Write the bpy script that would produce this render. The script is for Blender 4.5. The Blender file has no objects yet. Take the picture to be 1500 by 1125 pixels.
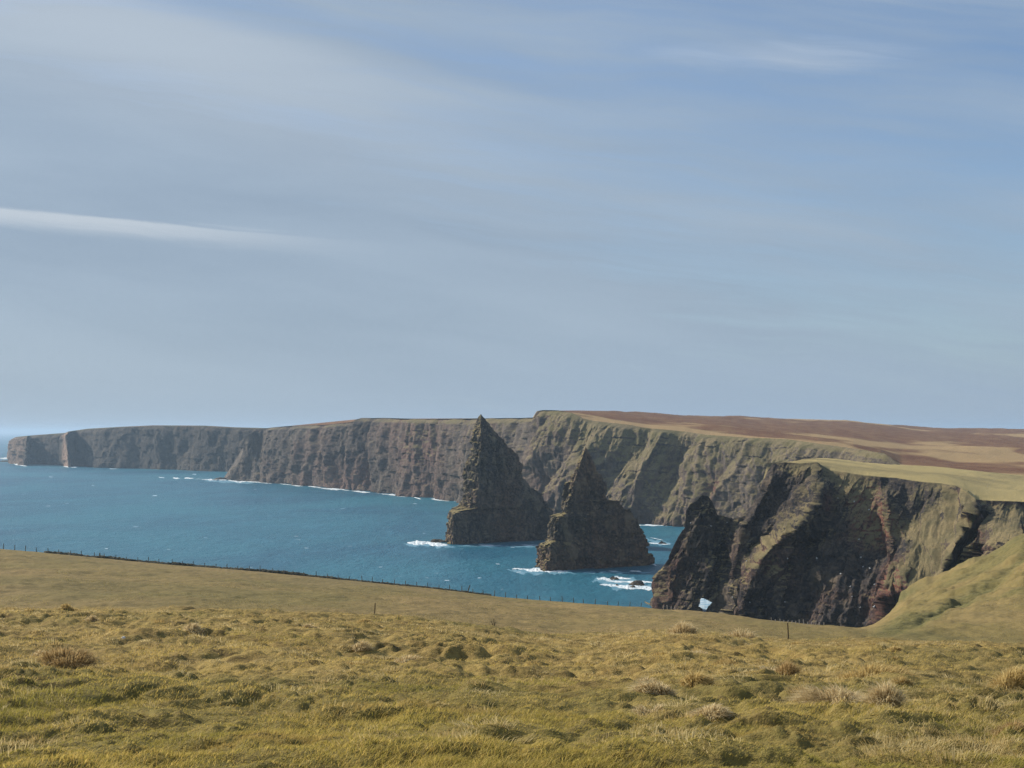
import bpy, math, random
import numpy as np

rng = np.random.default_rng(7)
random.seed(7)
F, CX, HY, H = 1900.0, 750.0, 632.0, 60.0      # focal length in photo pixels, centre column, horizon row, eye height (m)
S = bpy.context.scene
COL = S.collection

# ------------------------------------------------------------------ helpers
def P(px, py, D):
    return np.array([(px - CX) / F * D, D, H - (py - HY) / F * D])

def zof(py, D):
    return H - (py - HY) / F * D

def sea_D(py):
    return H * F / (py - HY)

def ip(x, pts, k=1):
    a = np.array(pts, float)
    return np.interp(x, a[:, 0], a[:, k])

def sstep(x, a, b):
    t = np.clip((x - a) / (b - a), 0, 1)
    return t * t * (3 - 2 * t)

def _h(ix, iy, iz, seed):
    n = (ix.astype(np.int64) * 374761393 + iy.astype(np.int64) * 668265263 + iz.astype(np.int64) * 2147483647 + seed * 1274126177) & 0xFFFFFFFF
    n = ((n ^ (n >> 13)) * 1274126177) & 0xFFFFFFFF
    n = ((n ^ (n >> 16)) * 2246822519) & 0xFFFFFFFF
    n = n ^ (n >> 15)
    return (n & 0xFFFFFF) / float(0xFFFFFF) * 2 - 1

def vnoise(x, y, z, seed=0):
    x, y, z = np.broadcast_arrays(np.asarray(x, float), np.asarray(y, float), np.asarray(z, float))
    fx, fy, fz = np.floor(x), np.floor(y), np.floor(z)
    ix, iy, iz = fx.astype(np.int64), fy.astype(np.int64), fz.astype(np.int64)
    def q(t): return t * t * t * (t * (t * 6 - 15) + 10)
    u, v, w = q(x - fx), q(y - fy), q(z - fz)
    r = 0
    for a in (0, 1):
        for b in (0, 1):
            for c in (0, 1):
                r = r + _h(ix + a, iy + b, iz + c, seed) * (u if a else 1 - u) * (v if b else 1 - v) * (w if c else 1 - w)
    return r

def fbm(x, y, z, o=5, seed=0, gain=.5, lac=2.03):
    r, a, t = 0, 1.0, 0.0
    for i in range(o):
        r = r + a * vnoise(x, y, z, seed + i * 17); t += a
        a *= gain; x, y, z = np.asarray(x) * lac + 3.1, np.asarray(y) * lac + 1.7, np.asarray(z) * lac + 5.3
    return r / t * 1.6

def ridged(x, y, z, o=4, seed=0, gain=.5, lac=2.03):
    r, a, t = 0, 1.0, 0.0
    for i in range(o):
        r = r + a * (1 - 2 * np.abs(vnoise(x, y, z, seed + i * 13))); t += a
        a *= gain; x, y, z = np.asarray(x) * lac + 3.1, np.asarray(y) * lac + 1.7, np.asarray(z) * lac + 5.3
    return r / t

def blocks(x, y, z, sx, sy, sz, seed, warp=.35):
    """jointed bedding: every block of rock stands out or back by its own amount"""
    w1 = warp * fbm(x / sx * .6, y / sy * .6, z / sz * .6, 3, seed); w2 = warp * fbm(x / sx * .6, y / sy * .6, z / sz * .6, 3, seed + 5)
    iz = np.floor(z / sz + w1 * .6); off = _h(iz.astype(np.int64), 0 * iz.astype(np.int64), 0 * iz.astype(np.int64), seed + 9)
    ix, iy = np.floor(x / sx + w2 + off), np.floor(y / sy + w1 + off)
    return _h(ix.astype(np.int64), iy.astype(np.int64), iz.astype(np.int64), seed)

def mesh_obj(name, V, Fq, mat, smooth=True, attr=None, parent=None, tris=None):
    me = bpy.data.meshes.new(name)
    V = np.ascontiguousarray(V, np.float32)
    Fq = np.asarray(Fq, np.int32).reshape(-1, 4) if Fq is not None else np.zeros((0, 4), np.int32)
    T = np.asarray(tris, np.int32).reshape(-1, 3) if tris is not None else np.zeros((0, 3), np.int32)
    me.vertices.add(len(V)); me.vertices.foreach_set('co', V.ravel())
    nl = Fq.size + T.size
    me.loops.add(nl); me.loops.foreach_set('vertex_index', np.concatenate([Fq.ravel(), T.ravel()]))
    me.polygons.add(len(Fq) + len(T))
    st = np.concatenate([np.arange(len(Fq)) * 4, Fq.size + np.arange(len(T)) * 3]).astype(np.int32)
    me.polygons.foreach_set('loop_start', st)
    me.polygons.foreach_set('use_smooth', np.full(len(Fq) + len(T), smooth))
    me.update(calc_edges=True); me.validate()
    if attr is not None:
        a = me.attributes.new('mix', 'FLOAT_COLOR', 'POINT')
        a.data.foreach_set('color', np.ascontiguousarray(attr, np.float32).ravel())
    me.materials.append(mat)
    o = bpy.data.objects.new(name, me); COL.objects.link(o)
    if parent: o.parent = parent
    return o

def gridq(n, m, off=0):
    i = np.arange(n * m).reshape(n, m) + off
    return np.stack([i[:-1, :-1], i[1:, :-1], i[1:, 1:], i[:-1, 1:]], -1).reshape(-1, 4)

def tag(o, label, cat, group=None, kind=None):
    o['label'] = label; o['category'] = cat
    if group: o['group'] = group
    if kind: o['kind'] = kind
    return o

def gridn(G):
    du = np.gradient(G, axis=0); dv = np.gradient(G, axis=1)
    n = np.cross(du, dv); l = np.linalg.norm(n, axis=-1, keepdims=True)
    n = n / np.maximum(l, 1e-9)
    return n

# ------------------------------------------------------------------ node helper
class NT:
    def __init__(s, mat):
        s.t = mat.node_tree; s.t.nodes.clear()
    def n(s, kind, ins=None, **props):
        o = s.t.nodes.new(kind)
        for k, v in props.items(): setattr(o, k, v)
        for k, v in (ins or {}).items():
            if isinstance(v, tuple) and len(v) == 2 and hasattr(v[0], 'bl_idname'):
                s.t.links.new(v[0].outputs[v[1]], o.inputs[k])
            elif hasattr(v, 'bl_idname'):
                s.t.links.new(v.outputs[0], o.inputs[k])
            else:
                o.inputs[k].default_value = v
        return o
    def math(s, op, a, b=0.0, clamp=False):
        return s.n('ShaderNodeMath', {0: a, 1: b}, operation=op, use_clamp=clamp)
    def map(s, v, a, b, c=0.0, d=1.0, smooth=True):
        return s.n('ShaderNodeMapRange', {0: v, 1: a, 2: b, 3: c, 4: d}, interpolation_type='SMOOTHSTEP' if smooth else 'LINEAR')
    def mix(s, f, a, b, blend='MIX'):
        o = s.n('ShaderNodeMix', data_type='RGBA', blend_type=blend)
        for i, v in ((0, f), (6, a), (7, b)):
            if isinstance(v, tuple) and hasattr(v[0], 'bl_idname'): s.t.links.new(v[0].outputs[v[1]], o.inputs[i])
            elif hasattr(v, 'bl_idname'): s.t.links.new(v.outputs[2] if v.bl_idname == 'ShaderNodeMix' else v.outputs[0], o.inputs[i])
            else: o.inputs[i].default_value = v if i == 0 else (*v, 1) if len(v) == 3 else v
        return o
    def noise(s, vec, scale, detail=4, rough=.55, dist=0.0):
        return s.n('ShaderNodeTexNoise', {'Vector': vec, 'Scale': scale, 'Detail': detail, 'Roughness': rough, 'Distortion': dist})
    def vscale(s, vec, sx, sy, sz):
        return s.n('ShaderNodeVectorMath', {0: vec, 1: (sx, sy, sz)}, operation='MULTIPLY')

def new_mat(name):
    m = bpy.data.materials.new(name); m.use_nodes = True
    return m, NT(m)

def finish(nt, col, rough=.9, bump=None, strength=.5, dist=.3, spec=.2):
    ins = {'Roughness': rough, 'Specular IOR Level': spec}
    b = nt.n('ShaderNodeBsdfPrincipled', ins)
    if isinstance(col, tuple): b.inputs['Base Color'].default_value = (*col, 1)
    else: nt.t.links.new(col.outputs[2] if col.bl_idname == 'ShaderNodeMix' else col.outputs[0], b.inputs['Base Color'])
    if bump is not None:
        bp = nt.n('ShaderNodeBump', {'Height': bump, 'Strength': strength, 'Distance': dist})
        nt.t.links.new(bp.outputs[0], b.inputs['Normal'])
    o = nt.n('ShaderNodeOutputMaterial'); nt.t.links.new(b.outputs[0], o.inputs[0])
    return b

# ------------------------------------------------------------------ materials
def cliff_mat(name, dark, mid, light, grass, grass2, red, glo=.45, ghi=.8, strata=1.0, sc=1.0, moor=(.12, .06, .035), tan=(.27, .17, .075)):
    m, t = new_mat(name)
    geo = t.n('ShaderNodeNewGeometry'); pos = (geo, 'Position')
    at = t.n('ShaderNodeAttribute', attribute_name='mix')
    sep = t.n('ShaderNodeSeparateColor', {0: (at, 'Color')})
    sxyz = t.n('ShaderNodeSeparateXYZ', {0: (geo, 'Normal')})
    pxyz = t.n('ShaderNodeSeparateXYZ', {0: pos})
    n1 = t.noise(pos, .05 * sc, 6, .62)
    n2 = t.noise(pos, .35 * sc, 6, .65)
    n3 = t.noise(t.vscale(pos, 1, 1, .22), .16 * sc, 5, .6, .5)     # vertical streaks
    zz = t.math('ADD', (pxyz, 'Z'), t.math('MULTIPLY', n1, 5.0))
    st = t.noise(t.n('ShaderNodeCombineXYZ', {2: zz}), .55 * sc, 3, .7)
    base = t.mix(t.map(n3, .35, .68), dark, mid)
    base = t.mix(t.math('MULTIPLY', t.map(n2, .45, .75), .75), base, light)
    base = t.mix(t.map(t.noise(t.vscale(pos, 1, 1, .3), .9 * sc, 5, .7), .5, .72, 0, .6), base, dark)
    base = t.mix(t.math('MULTIPLY', t.map(st, .42, .62), .45 * strata), base, dark)
    base = t.mix(t.map(t.noise(t.vscale(pos, 1, 1, .5), .09 * sc, 4, .6, .6), .5, .66, 0, .55), base, light)
    rd = t.math('MULTIPLY', sep, 1.0); t.t.links.new(sep.outputs[1], rd.inputs[0])
    rf = t.math('MULTIPLY', rd, t.map(n2, .3, .62))
    base = t.mix(rf, base, red)
    # grass on the ledges and slopes; also painted sunlight on stack and fin flanks
    gs = t.math('ADD', (sxyz, 'Z'), t.math('MULTIPLY', t.math('SUBTRACT', n2, .5), .9))
    gs = t.math('ADD', gs, t.math('MULTIPLY', t.math('SUBTRACT', n1, .5), .5))
    n4 = t.noise(t.vscale(pos, 1, 1, .45), 1.3 * sc, 6, .72, .3)
    gs = t.math('ADD', gs, t.math('MULTIPLY', t.math('SUBTRACT', n4, .5), .75))
    gs = t.math('ADD', gs, (sep, 0))
    gm = t.map(gs, glo, ghi)
    gc = t.mix(t.map(n1, .38, .62), grass, grass2)
    gc = t.mix(t.math('MULTIPLY', t.map(t.noise(pos, 1.1 * sc, 4), .4, .7), .45), gc, tuple(c * .55 for c in grass))
    mm = t.math('ADD', (sep, 2), t.math('MULTIPLY', t.math('SUBTRACT', t.noise(t.vscale(pos, 1, .4, 1), .012, 5), .5), 1.1))
    mc = t.mix(t.map(t.noise(t.vscale(pos, 1, .4, 1), .06, 9, .72), .4, .62), moor, tuple(c * .8 + d * .25 for c, d in zip(moor, tan)))
    tc = t.mix(t.map((at, 'Alpha'), 0, 1), gc, tan)
    gc = t.mix(t.map(mm, .35, .65), tc, mc)
    col = t.mix(gm, base, gc)
    bh = t.math('ADD', t.math('MULTIPLY', n2, 1.0), t.math('MULTIPLY', n4, .8))
    bh = t.math('ADD', bh, t.math('MULTIPLY', st, .5 * strata))
    finish(t, col, .95, bh, .8, 1.6 / sc, .12)
    return m

M_STACK = cliff_mat('dark_sandstone', (.024, .024, .028), (.088, .069, .051), (.25, .2, .135), (.24, .2, .09), (.29, .225, .11), (.24, .12, .07), .5, .95, .45, 2.2)
M_NEAR = cliff_mat('weathered_red_sandstone', (.016, .017, .022), (.066, .053, .046), (.17, .13, .09), (.165, .138, .07), (.25, .195, .10), (.21, .082, .056), .56, .95, .35, 2.2, (.15, .09, .05), (.44, .345, .15))
M_MAIN = cliff_mat('grassy_sandstone_cliff', (.07, .06, .056), (.138, .107, .084), (.205, .168, .125), (.175, .152, .075), (.24, .19, .11), (.26, .10, .075), .48, .95, .5, 1.1, (.165, .077, .04), (.40, .27, .13))
M_FAR = cliff_mat('distant_sandstone_cliff', (.042, .037, .033), (.07, .057, .046), (.14, .11, .08), (.10, .09, .05), (.13, .11, .06), (.5, .32, .22), .75, 1.1, .5, .5)  # red slot holds the tint of the painted sunlit facets

def ground_mat():
    m, t = new_mat('rough_pasture')
    geo = t.n('ShaderNodeNewGeometry'); pos = (geo, 'Position')
    at = t.n('ShaderNodeAttribute', attribute_name='mix')
    sep = t.n('ShaderNodeSeparateColor', {0: (at, 'Color')})
    p2 = t.vscale(pos, 1, 1, .3)
    a = t.noise(p2, .22, 6, .6); b = t.noise(p2, 1.3, 6, .65); c = t.noise(p2, 9, 5, .7)
    far = t.noise(t.vscale(pos, 1, .5, .3), .035, 6, .6)
    straw = t.mix(t.map(b, .35, .65), (.36, .26, .085), (.24, .165, .055))
    green = t.mix(t.map(b, .35, .65), (.17, .14, .042), (.25, .19, .06))
    near = t.mix(t.map(t.math('ADD', a, (sep, 0)), .78, 1.12), straw, green)
    near = t.mix(t.math('MULTIPLY', t.map(c, .4, .7), .55), near, (.09, .062, .025))
    near = t.mix(t.map(t.noise(t.vscale(pos, .8, 1.2, .3), 1.1, 5, .6, .6), .52, .7, 0, .75), near, (.075, .052, .02))
    fld = t.mix(t.map(far, .35, .65), (.27, .19, .08), (.215, .165, .06))
    fld = t.mix(t.math('MULTIPLY', t.map(t.noise(t.vscale(pos, 1, .3, .3), 1.6, 8, .75), .42, .62), .55), fld, (.15, .11, .045))
    col = t.mix((sep, 1), near, fld)
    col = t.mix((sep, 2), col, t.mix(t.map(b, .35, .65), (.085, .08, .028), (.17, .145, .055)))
    bh = t.math('ADD', t.math('MULTIPLY', b, .6), t.math('MULTIPLY', c, .25))
    finish(t, col, .95, bh, .8, .25, .1)
    return m
M_GROUND = ground_mat()

def blade_mat():
    m, t = new_mat('grass_blades')
    at = t.n('ShaderNodeAttribute', attribute_name='mix')
    b = t.n('ShaderNodeBsdfPrincipled', {'Base Color': (at, 'Color'), 'Roughness': .75, 'Specular IOR Level': .15})
    tr = t.n('ShaderNodeBsdfTranslucent', {'Color': (at, 'Color')})
    mx = t.n('ShaderNodeMixShader', {0: .42, 1: b, 2: tr})
    o = t.n('ShaderNodeOutputMaterial'); t.t.links.new(mx.outputs[0], o.inputs[0])
    return m
M_BLADE = blade_mat()

def sea_mat():
    m, t = new_mat('sea_water')
    geo = t.n('ShaderNodeNewGeometry'); pos = (geo, 'Position')
    big = t.noise(t.vscale(pos, 1, .6, 1), .006, 5, .6, .4)
    md = t.noise(t.vscale(pos, 1, .35, 1), .05, 6, .65, .3)
    col = t.mix(t.map(big, .35, .65), (.022, .112, .182), (.036, .175, .24))
    col = t.mix(t.math('MULTIPLY', t.map(md, .45, .75), .5), col, (.05, .2, .29))
    b = t.n('ShaderNodeBsdfPrincipled', {'Roughness': .32, 'IOR': 1.2, 'Specular IOR Level': .5})
    t.t.links.new(col.outputs[2], b.inputs['Base Color'])
    w = t.noise(t.vscale(pos, 1, .55, 1), .11, 9, .68, .15)
    w2 = t.noise(pos, .9, 4, .6)
    h = t.math('ADD', w, t.math('MULTIPLY', w2, .25))
    bp = t.n('ShaderNodeBump', {'Height': h, 'Strength': 1.0, 'Distance': 2.2})
    t.t.links.new(bp.outputs[0], b.inputs['Normal'])
    o = t.n('ShaderNodeOutputMaterial'); t.t.links.new(b.outputs[0], o.inputs[0])
    return m
M_SEA = sea_mat()

def simple_mat(name, c1, c2, scale, rough=.9, bump=.4, dist=.1):
    m, t = new_mat(name)
    geo = t.n('ShaderNodeNewGeometry')
    n = t.noise((geo, 'Position'), scale, 5, .6)
    finish(t, t.mix(t.map(n, .35, .65), c1, c2), rough, n, bump, dist)
    return m
M_FOAM = simple_mat('white_foam', (.42, .53, .6), (.84, .87, .88), .35, .8)
M_SURGE = simple_mat('aerated_water', (.2, .38, .52), (.62, .71, .77), .35, .6)
M_WASH = simple_mat('milky_wash', (.07, .22, .31), (.2, .36, .45), .3, .5)
M_WOOD = simple_mat('weathered_wood', (.30, .27, .23), (.42, .38, .33), 14)
M_WOOD_BACKLIT = simple_mat('wood_backlit_shade', (.08, .072, .064), (.14, .125, .105), 14)  # fence posts against the light: their shade put into a darker wood colour
M_WIRE = simple_mat('galvanised_wire', (.25, .25, .25), (.35, .35, .35), 5, .5)
M_PEAT = simple_mat('peaty_turf', (.02, .018, .012), (.06, .055, .025), 1.5)
M_BIRD = simple_mat('white_plumage', (.78, .78, .76), (.85, .85, .84), 5)
M_WING = simple_mat('grey_plumage', (.3, .31, .33), (.38, .39, .41), 5)
M_STONE = simple_mat('pale_stone', (.5, .5, .47), (.7, .69, .66), 12)
M_STEM = simple_mat('dead_stem', (.06, .045, .025), (.12, .085, .045), 20)

# ------------------------------------------------------------------ camera, sun, sky
cam = bpy.data.cameras.new('camera'); co = bpy.data.objects.new('camera', cam); COL.objects.link(co)
co.location = (0, 0, H); co.rotation_euler = (math.radians(90), 0, 0)
cam.sensor_width = 36; cam.lens = 36 * F / 1500; cam.shift_y = (HY - 562.5) / 1500
cam.clip_start = .3; cam.clip_end = 150000
S.camera = co

AZ, EL = math.radians(60), math.radians(29)       # sun: 60 degrees left of the view, 29 up
ts = np.array([-math.sin(AZ) * math.cos(EL), math.cos(AZ) * math.cos(EL), math.sin(EL)])
sl = bpy.data.lights.new('sun', 'SUN'); so = bpy.data.objects.new('sun', sl); COL.objects.link(so)
sl.energy = 5.0; sl.angle = math.radians(.5); sl.color = (1, .93, .82)
from mathutils import Vector
so.rotation_euler = Vector(tuple(ts)).to_track_quat('Z', 'Y').to_euler()

w = bpy.data.worlds.new('World'); S.world = w; w.use_nodes = True
t = NT(w)
sky = t.n('ShaderNodeTexSky', sky_type='NISHITA', sun_disc=False, sun_elevation=EL, sun_rotation=-AZ, altitude=60, air_density=1.0, dust_density=.6, ozone_density=2.0)
tc = t.n('ShaderNodeTexCoord')
sp = t.n('ShaderNodeSeparateXYZ', {0: (tc, 'Generated')})
yy = t.math('MAXIMUM', (sp, 'Y'), .05)
U = t.math('DIVIDE', (sp, 'X'), yy)               # tangent of the bearing
V = t.math('DIVIDE', (sp, 'Z'), yy)               # tangent of the height
warp = t.noise(t.n('ShaderNodeCombineXYZ', {0: t.math('MULTIPLY', U, 3.0), 1: t.math('MULTIPLY', V, 6.0)}), 1.0, 3)
V2 = t.math('ADD', t.math('ADD', V, t.math('MULTIPLY', U, .12)), t.math('MULTIPLY', t.math('SUBTRACT', warp, .5), .05))
c1 = t.noise(t.n('ShaderNodeCombineXYZ', {0: t.math('MULTIPLY', U, 2.2), 1: t.math('MULTIPLY', V2, 15.0)}), 1.0, 6, .5, .2)
c2 = t.noise(t.n('ShaderNodeCombineXYZ', {0: t.math('MULTIPLY', U, 3.0), 1: t.math('MULTIPLY', V2, 30.0), 2: 4.0}), 1.3, 8, .6, .4)
c3 = t.noise(t.n('ShaderNodeCombineXYZ', {0: t.math('MULTIPLY', U, 6.0), 1: t.math('MULTIPLY', V2, 110.0), 2: 9.0}), 1.0, 8, .62, .6)
SKYT = t
# cover: thick veil low and to the left, thin to the upper right
left = t.map(U, .45, -.35)
low = t.map(V, .36, .03)
cover = t.math('ADD', t.math('MULTIPLY', left, .52), t.math('MULTIPLY', low, .42))
cover = t.math('ADD', cover, .34)
cover = t.math('ADD', cover, t.math('MULTIPLY', t.math('SUBTRACT', c1, .5), 1.3))
cover = t.math('ADD', cover, t.math('ADD', t.math('MULTIPLY', t.math('SUBTRACT', c2, .5), .8), t.math('MULTIPLY', t.math('SUBTRACT', c3, .5), .45)))
cover = t.math('MAXIMUM', t.math('MINIMUM', cover, .93), .04)
def band(a, b, wdt, u0, u1, s0, amp):
    # a thin cirrus streak lying along V = a + b U, fading out between bearings u0 and u1
    line = t.math('ADD', t.math('MULTIPLY', U, b), a)
    line = t.math('ADD', line, t.math('MULTIPLY', t.math('ADD', t.math('SUBTRACT', c2, .5), t.math('SUBTRACT', c3, .5)), .012))
    d = t.math('DIVIDE', t.math('SUBTRACT', V, line), wdt)
    up = t.map(d, 1.0, .35); dn = t.map(d, -s0, 0.0)
    k = t.math('MULTIPLY', t.math('MULTIPLY', up, dn), t.map(U, u1, u0))
    return t.math('MULTIPLY', k, amp)
streak = band(.134, -.085, .006, -.32, -.08, 2.4, .75)
veil = band(.225, -.28, .045, -.28, .1, 2.2, .42)
puff_u = t.math('DIVIDE', t.math('SUBTRACT', U, .215), .115)
puff_v = t.math('DIVIDE', t.math('SUBTRACT', t.math('ADD', V, t.math('MULTIPLY', t.math('SUBTRACT', c2, .5), .03)), .291), .016)
puff = t.map(t.math('ADD', t.math('ADD', t.math('MULTIPLY', puff_u, puff_u), t.math('MULTIPLY', puff_v, puff_v)), t.math('MULTIPLY', t.math('SUBTRACT', c3, .5), 2.2)), 1.1, -.6, 0, .42)
bright = t.math('ADD', t.math('ADD', streak, veil), puff)
grey = t.mix(t.map(c1, .3, .7), (2.35, 3.0, 3.8), (2.9, 3.6, 4.4))
cl = t.mix(cover, t.mix(1.0, sky, (.82, .9, 1.0), 'MULTIPLY'), grey)
cl = t.mix(t.map(V, .11, .0, 0, .8), cl, t.mix(t.map(U, -.4, .4), (3.1, 3.85, 4.6), (2.55, 3.4, 4.5)))
cl = t.mix(t.math('MINIMUM', bright, .8), cl, (4.6, 5.1, 5.6))
bg = t.n('ShaderNodeBackground', {'Strength': .103})
t.t.links.new(cl.outputs[2], bg.inputs['Color'])
ow = t.n('ShaderNodeOutputWorld'); t.t.links.new(bg.outputs[0], ow.inputs[0])

vs = S.view_settings
S.display_settings.display_device = 'sRGB'
vs.view_transform = 'Standard'; vs.look = 'None'; vs.gamma = 1; vs.exposure = .3; vs.use_curve_mapping = False
S.render.engine = 'CYCLES'
S.cycles.use_denoising = True; S.cycles.denoising_prefilter = 'FAST'
S.cycles.max_bounces = 5; S.cycles.diffuse_bounces = 2; S.cycles.volume_bounces = 1; S.cycles.transparent_max_bounces = 8

# ------------------------------------------------------------------ sea
rr = np.concatenate([[5], np.geomspace(50, 45000, 60)])
aa = np.linspace(0, 2 * math.pi, 97)
V_ = np.stack([rr[:, None] * np.sin(aa)[None], rr[:, None] * np.cos(aa)[None], np.zeros((len(rr), 97))], -1).reshape(-1, 3)
sea = mesh_obj('sea', V_, gridq(len(rr), 97), M_SEA)
tag(sea, 'blue green choppy sea filling the bay in front of the cliffs', 'sea', kind='structure')

# ------------------------------------------------------------------ near ground
EDGE = [(-600, 740), (-300, 768), (0, 804), (100, 813), (250, 827), (400, 840), (500, 850), (640, 864), (750, 876), (950, 891), (1030, 898), (1100, 905), (1200, 915),
        (1266, 921), (1293, 906), (1316, 886), (1323, 876), (1345, 865), (1365, 857), (1391, 844), (1425, 832), (1463, 813), (1500, 788), (1700, 740), (2200, 700)]
EDGED = [(-600, 330), (0, 300), (1150, 300), (1262, 318), (1300, 326), (1345, 336), (1391, 337), (1425, 331), (1500, 328), (1700, 360), (2200, 420)]
CREST = [(-600, 895), (0, 896), (250, 897), (500, 905), (640, 914), (740, 926), (830, 938), (900, 936), (970, 931), (1010, 927), (1100, 936), (1160, 942), (1300, 943), (1400, 948), (1500, 951), (2200, 960)]
NPX, ND, DMAX = 281, 460, 460.0
tpx = np.linspace(-600, 2200, NPX); tD = np.linspace(0, DMAX, ND)
hT = np.zeros((NPX, ND))
for i, p in enumerate(tpx):
    De = ip(p, EDGED); cr = ip(p, CREST) - HY; ed = ip(p, EDGE) - HY
    ds = [0, 13, 65, 82, 104]
    hs = [1.68, 498 / F * 13, cr / F * 65, (cr + 2.5) / F * 82, (cr - .5) / F * 104]
    if p > 1262:
        k = sstep(p, 1262, 1400)
        ds += [150]; hs += [((cr - 4) * k + (1 - k) * (hs[-1] / 104 * F - 4)) / F * 150]
    ds += [De]; hs += [ed / F * De]
    slope = (hs[-1] - hs[-2]) / (ds[-1] - ds[-2])
    hT[i] = np.interp(tD, ds + [DMAX], hs + [hs[-1] + slope * (DMAX - De)])
def gsm(a, s, ax):
    r = int(3 * s); k = np.exp(-.5 * (np.arange(-r, r + 1) / s) ** 2); k /= k.sum()
    pw = [(0, 0), (0, 0)]; pw[ax] = (r, r)
    b = np.pad(a, pw, mode='reflect', reflect_type='odd')
    return np.apply_along_axis(lambda x: np.convolve(x, k, 'valid'), ax, b)
hT = gsm(gsm(hT, 3.0, 1), .8, 0)

def hummock(X, Y):
    D = Y
    nearw = 1 - sstep(D, 66, 96)
    a = fbm(X * .16, Y * .16, 0, 3, 5) * .22
    wx, wy = X + .5 * fbm(X * .5, Y * .5, 9, 3, 7), Y + .5 * fbm(X * .5, Y * .5, 5, 3, 8)
    lump = np.abs(vnoise(wx * .62, wy * .8, 2.0, 11)) * .27 + np.abs(vnoise(wx * 1.5, wy * 1.7, 3.0, 12)) * .2 + np.abs(vnoise(wx * 3.4, wy * 3.6, 5.0, 13)) * .12
    step = sstep(vnoise(wx * .28, wy * .55, 4.0, 14), -.10, .12) * .17
    fine = fbm(X * 3.2, Y * 3.0, 4.0, 4, 23) * .075
    patch = .6 + .4 * sstep(fbm(X * .09, Y * .06, 8., 3, 31), -.3, .4)
    right = 1 + .12 * sstep(X / np.maximum(Y, 1), .0, .25)
    z = nearw * (a + (.88 * lump * right + .85 * step + fine) * patch * (1 - .35 * sstep(D, 40, 62))) * sstep(D, 2, 12)
    z = z + (1 - nearw) * (fbm(X * .05, Y * .04, 1, 4, 41) * .55 * sstep(D, 80, 140) + fbm(X * .4, Y * .3, 1, 4, 43) * .2 + sstep(D, 150, 230) * sstep(X / np.maximum(Y, 1), .27, .31) * (fbm(X * .06, Y * .06, 3, 4, 44) * .9 - .3 + fbm(X * .3, Y * .3, 3, 5, 45) * .75))
    return z

def ground_z(X, Y, detail=True):
    X = np.asarray(X, float); Y = np.asarray(Y, float)
    px = np.clip(X / np.maximum(Y, 1.0) * F + CX, -599, 2199)
    i = (px + 600) / 2800 * (NPX - 1); j = np.clip(Y, 0, DMAX - 1e-3) / DMAX * (ND - 1)
    i0 = np.minimum(i.astype(int), NPX - 2); j0 = np.minimum(j.astype(int), ND - 2); fi = i - i0; fj = j - j0
    h = hT[i0, j0] * (1 - fi) * (1 - fj) + hT[i0 + 1, j0] * fi * (1 - fj) + hT[i0, j0 + 1] * (1 - fi) * fj + hT[i0 + 1, j0 + 1] * fi * fj
    z = H - h
    if detail:
        De = np.interp(px, [a for a, b in EDGED], [b for a, b in EDGED])
        z = z + hummock(X, Y) * (1 - .75 * sstep(Y, De - 25, De) * (1 - sstep(px, 1285, 1320)))
        # a burn cut into the hillside on the right
        gl = np.interp(px, [1270, 1345, 1400, 1460, 1500, 1700], [168, 190, 228, 250, 280, 330])
        z = z - .8 * np.exp(-((Y - gl) / 11) ** 2) * sstep(px, 1275, 1350)
    return z

nr = 1000
gp = np.concatenate([np.linspace(-2600, -580, 90), np.linspace(-560, 2100, 1000), np.linspace(2120, 4200, 90)]); nc = len(gp)
De_c = ip(gp, EDGED)
a1 = np.concatenate([np.geomspace(3, 9, 40, endpoint=False), np.geomspace(9, 76, 600, endpoint=False)])
fr = np.linspace(0, 1, nr - len(a1))
GD = np.concatenate([np.broadcast_to(a1[None], (nc, len(a1))), np.exp(np.log(76) + fr[None] * (np.log(De_c)[:, None] - np.log(76)))], 1)
GX = (gp[:, None] - CX) / F * GD
GZ = ground_z(GX, GD)
G = np.stack([GX, GD, GZ], -1)
# seaward drop past the edge, or the foot of the slope running under the rocks on the right
ext = []
k = sstep(gp, 1290, 1320)
for dd, dz in ((1.2, -.5), (3, -5), (8, -18), (20, -50)):
    e = G[:, -1].copy(); s = (De_c + dd) / De_c
    e[:, 0] *= s; e[:, 1] *= s; e[:, 2] = np.maximum(e[:, 2] + dz * (1 - k), -4)
    ext.append(e)
G = np.concatenate([G, np.stack(ext, 1)], 1)
at = np.zeros(G.shape[:2] + (4,)); at[..., 3] = 1
gx, gy = G[..., 0], G[..., 1]; gpx = gx / gy * F + CX
at[..., 0] = np.clip(.42 + .45 * fbm(gx * .09, gy * .06, 3, 4, 61) - .25 * sstep(gy, 28, 62) + .1 * (1 - sstep(gy, 13, 30)), 0, 1)
at[..., 1] = sstep(gy + 6 * fbm(gx * .1, gy * .1, 1, 3, 71), 62, 80)
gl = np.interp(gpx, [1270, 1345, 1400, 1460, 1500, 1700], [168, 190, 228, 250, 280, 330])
at[..., 2] = np.clip((np.exp(-((gy - gl) / 15) ** 2) * 1.1 + .22 * sstep(gy, gl, gl + 12) + .3 * fbm(gx * .06, gy * .05, 3, 4, 73) + .1) * sstep(gpx, 1255, 1310), 0, 1)  # dark green along the burn: shade of the fold painted into the colour
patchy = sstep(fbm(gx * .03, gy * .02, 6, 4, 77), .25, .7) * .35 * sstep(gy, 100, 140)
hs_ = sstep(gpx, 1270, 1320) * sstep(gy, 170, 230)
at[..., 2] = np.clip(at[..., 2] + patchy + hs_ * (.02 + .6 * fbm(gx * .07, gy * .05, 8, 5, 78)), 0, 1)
ground = mesh_obj('grass_field', G.reshape(-1, 3), gridq(*G.shape[:2]), M_GROUND, attr=at.reshape(-1, 4))
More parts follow.
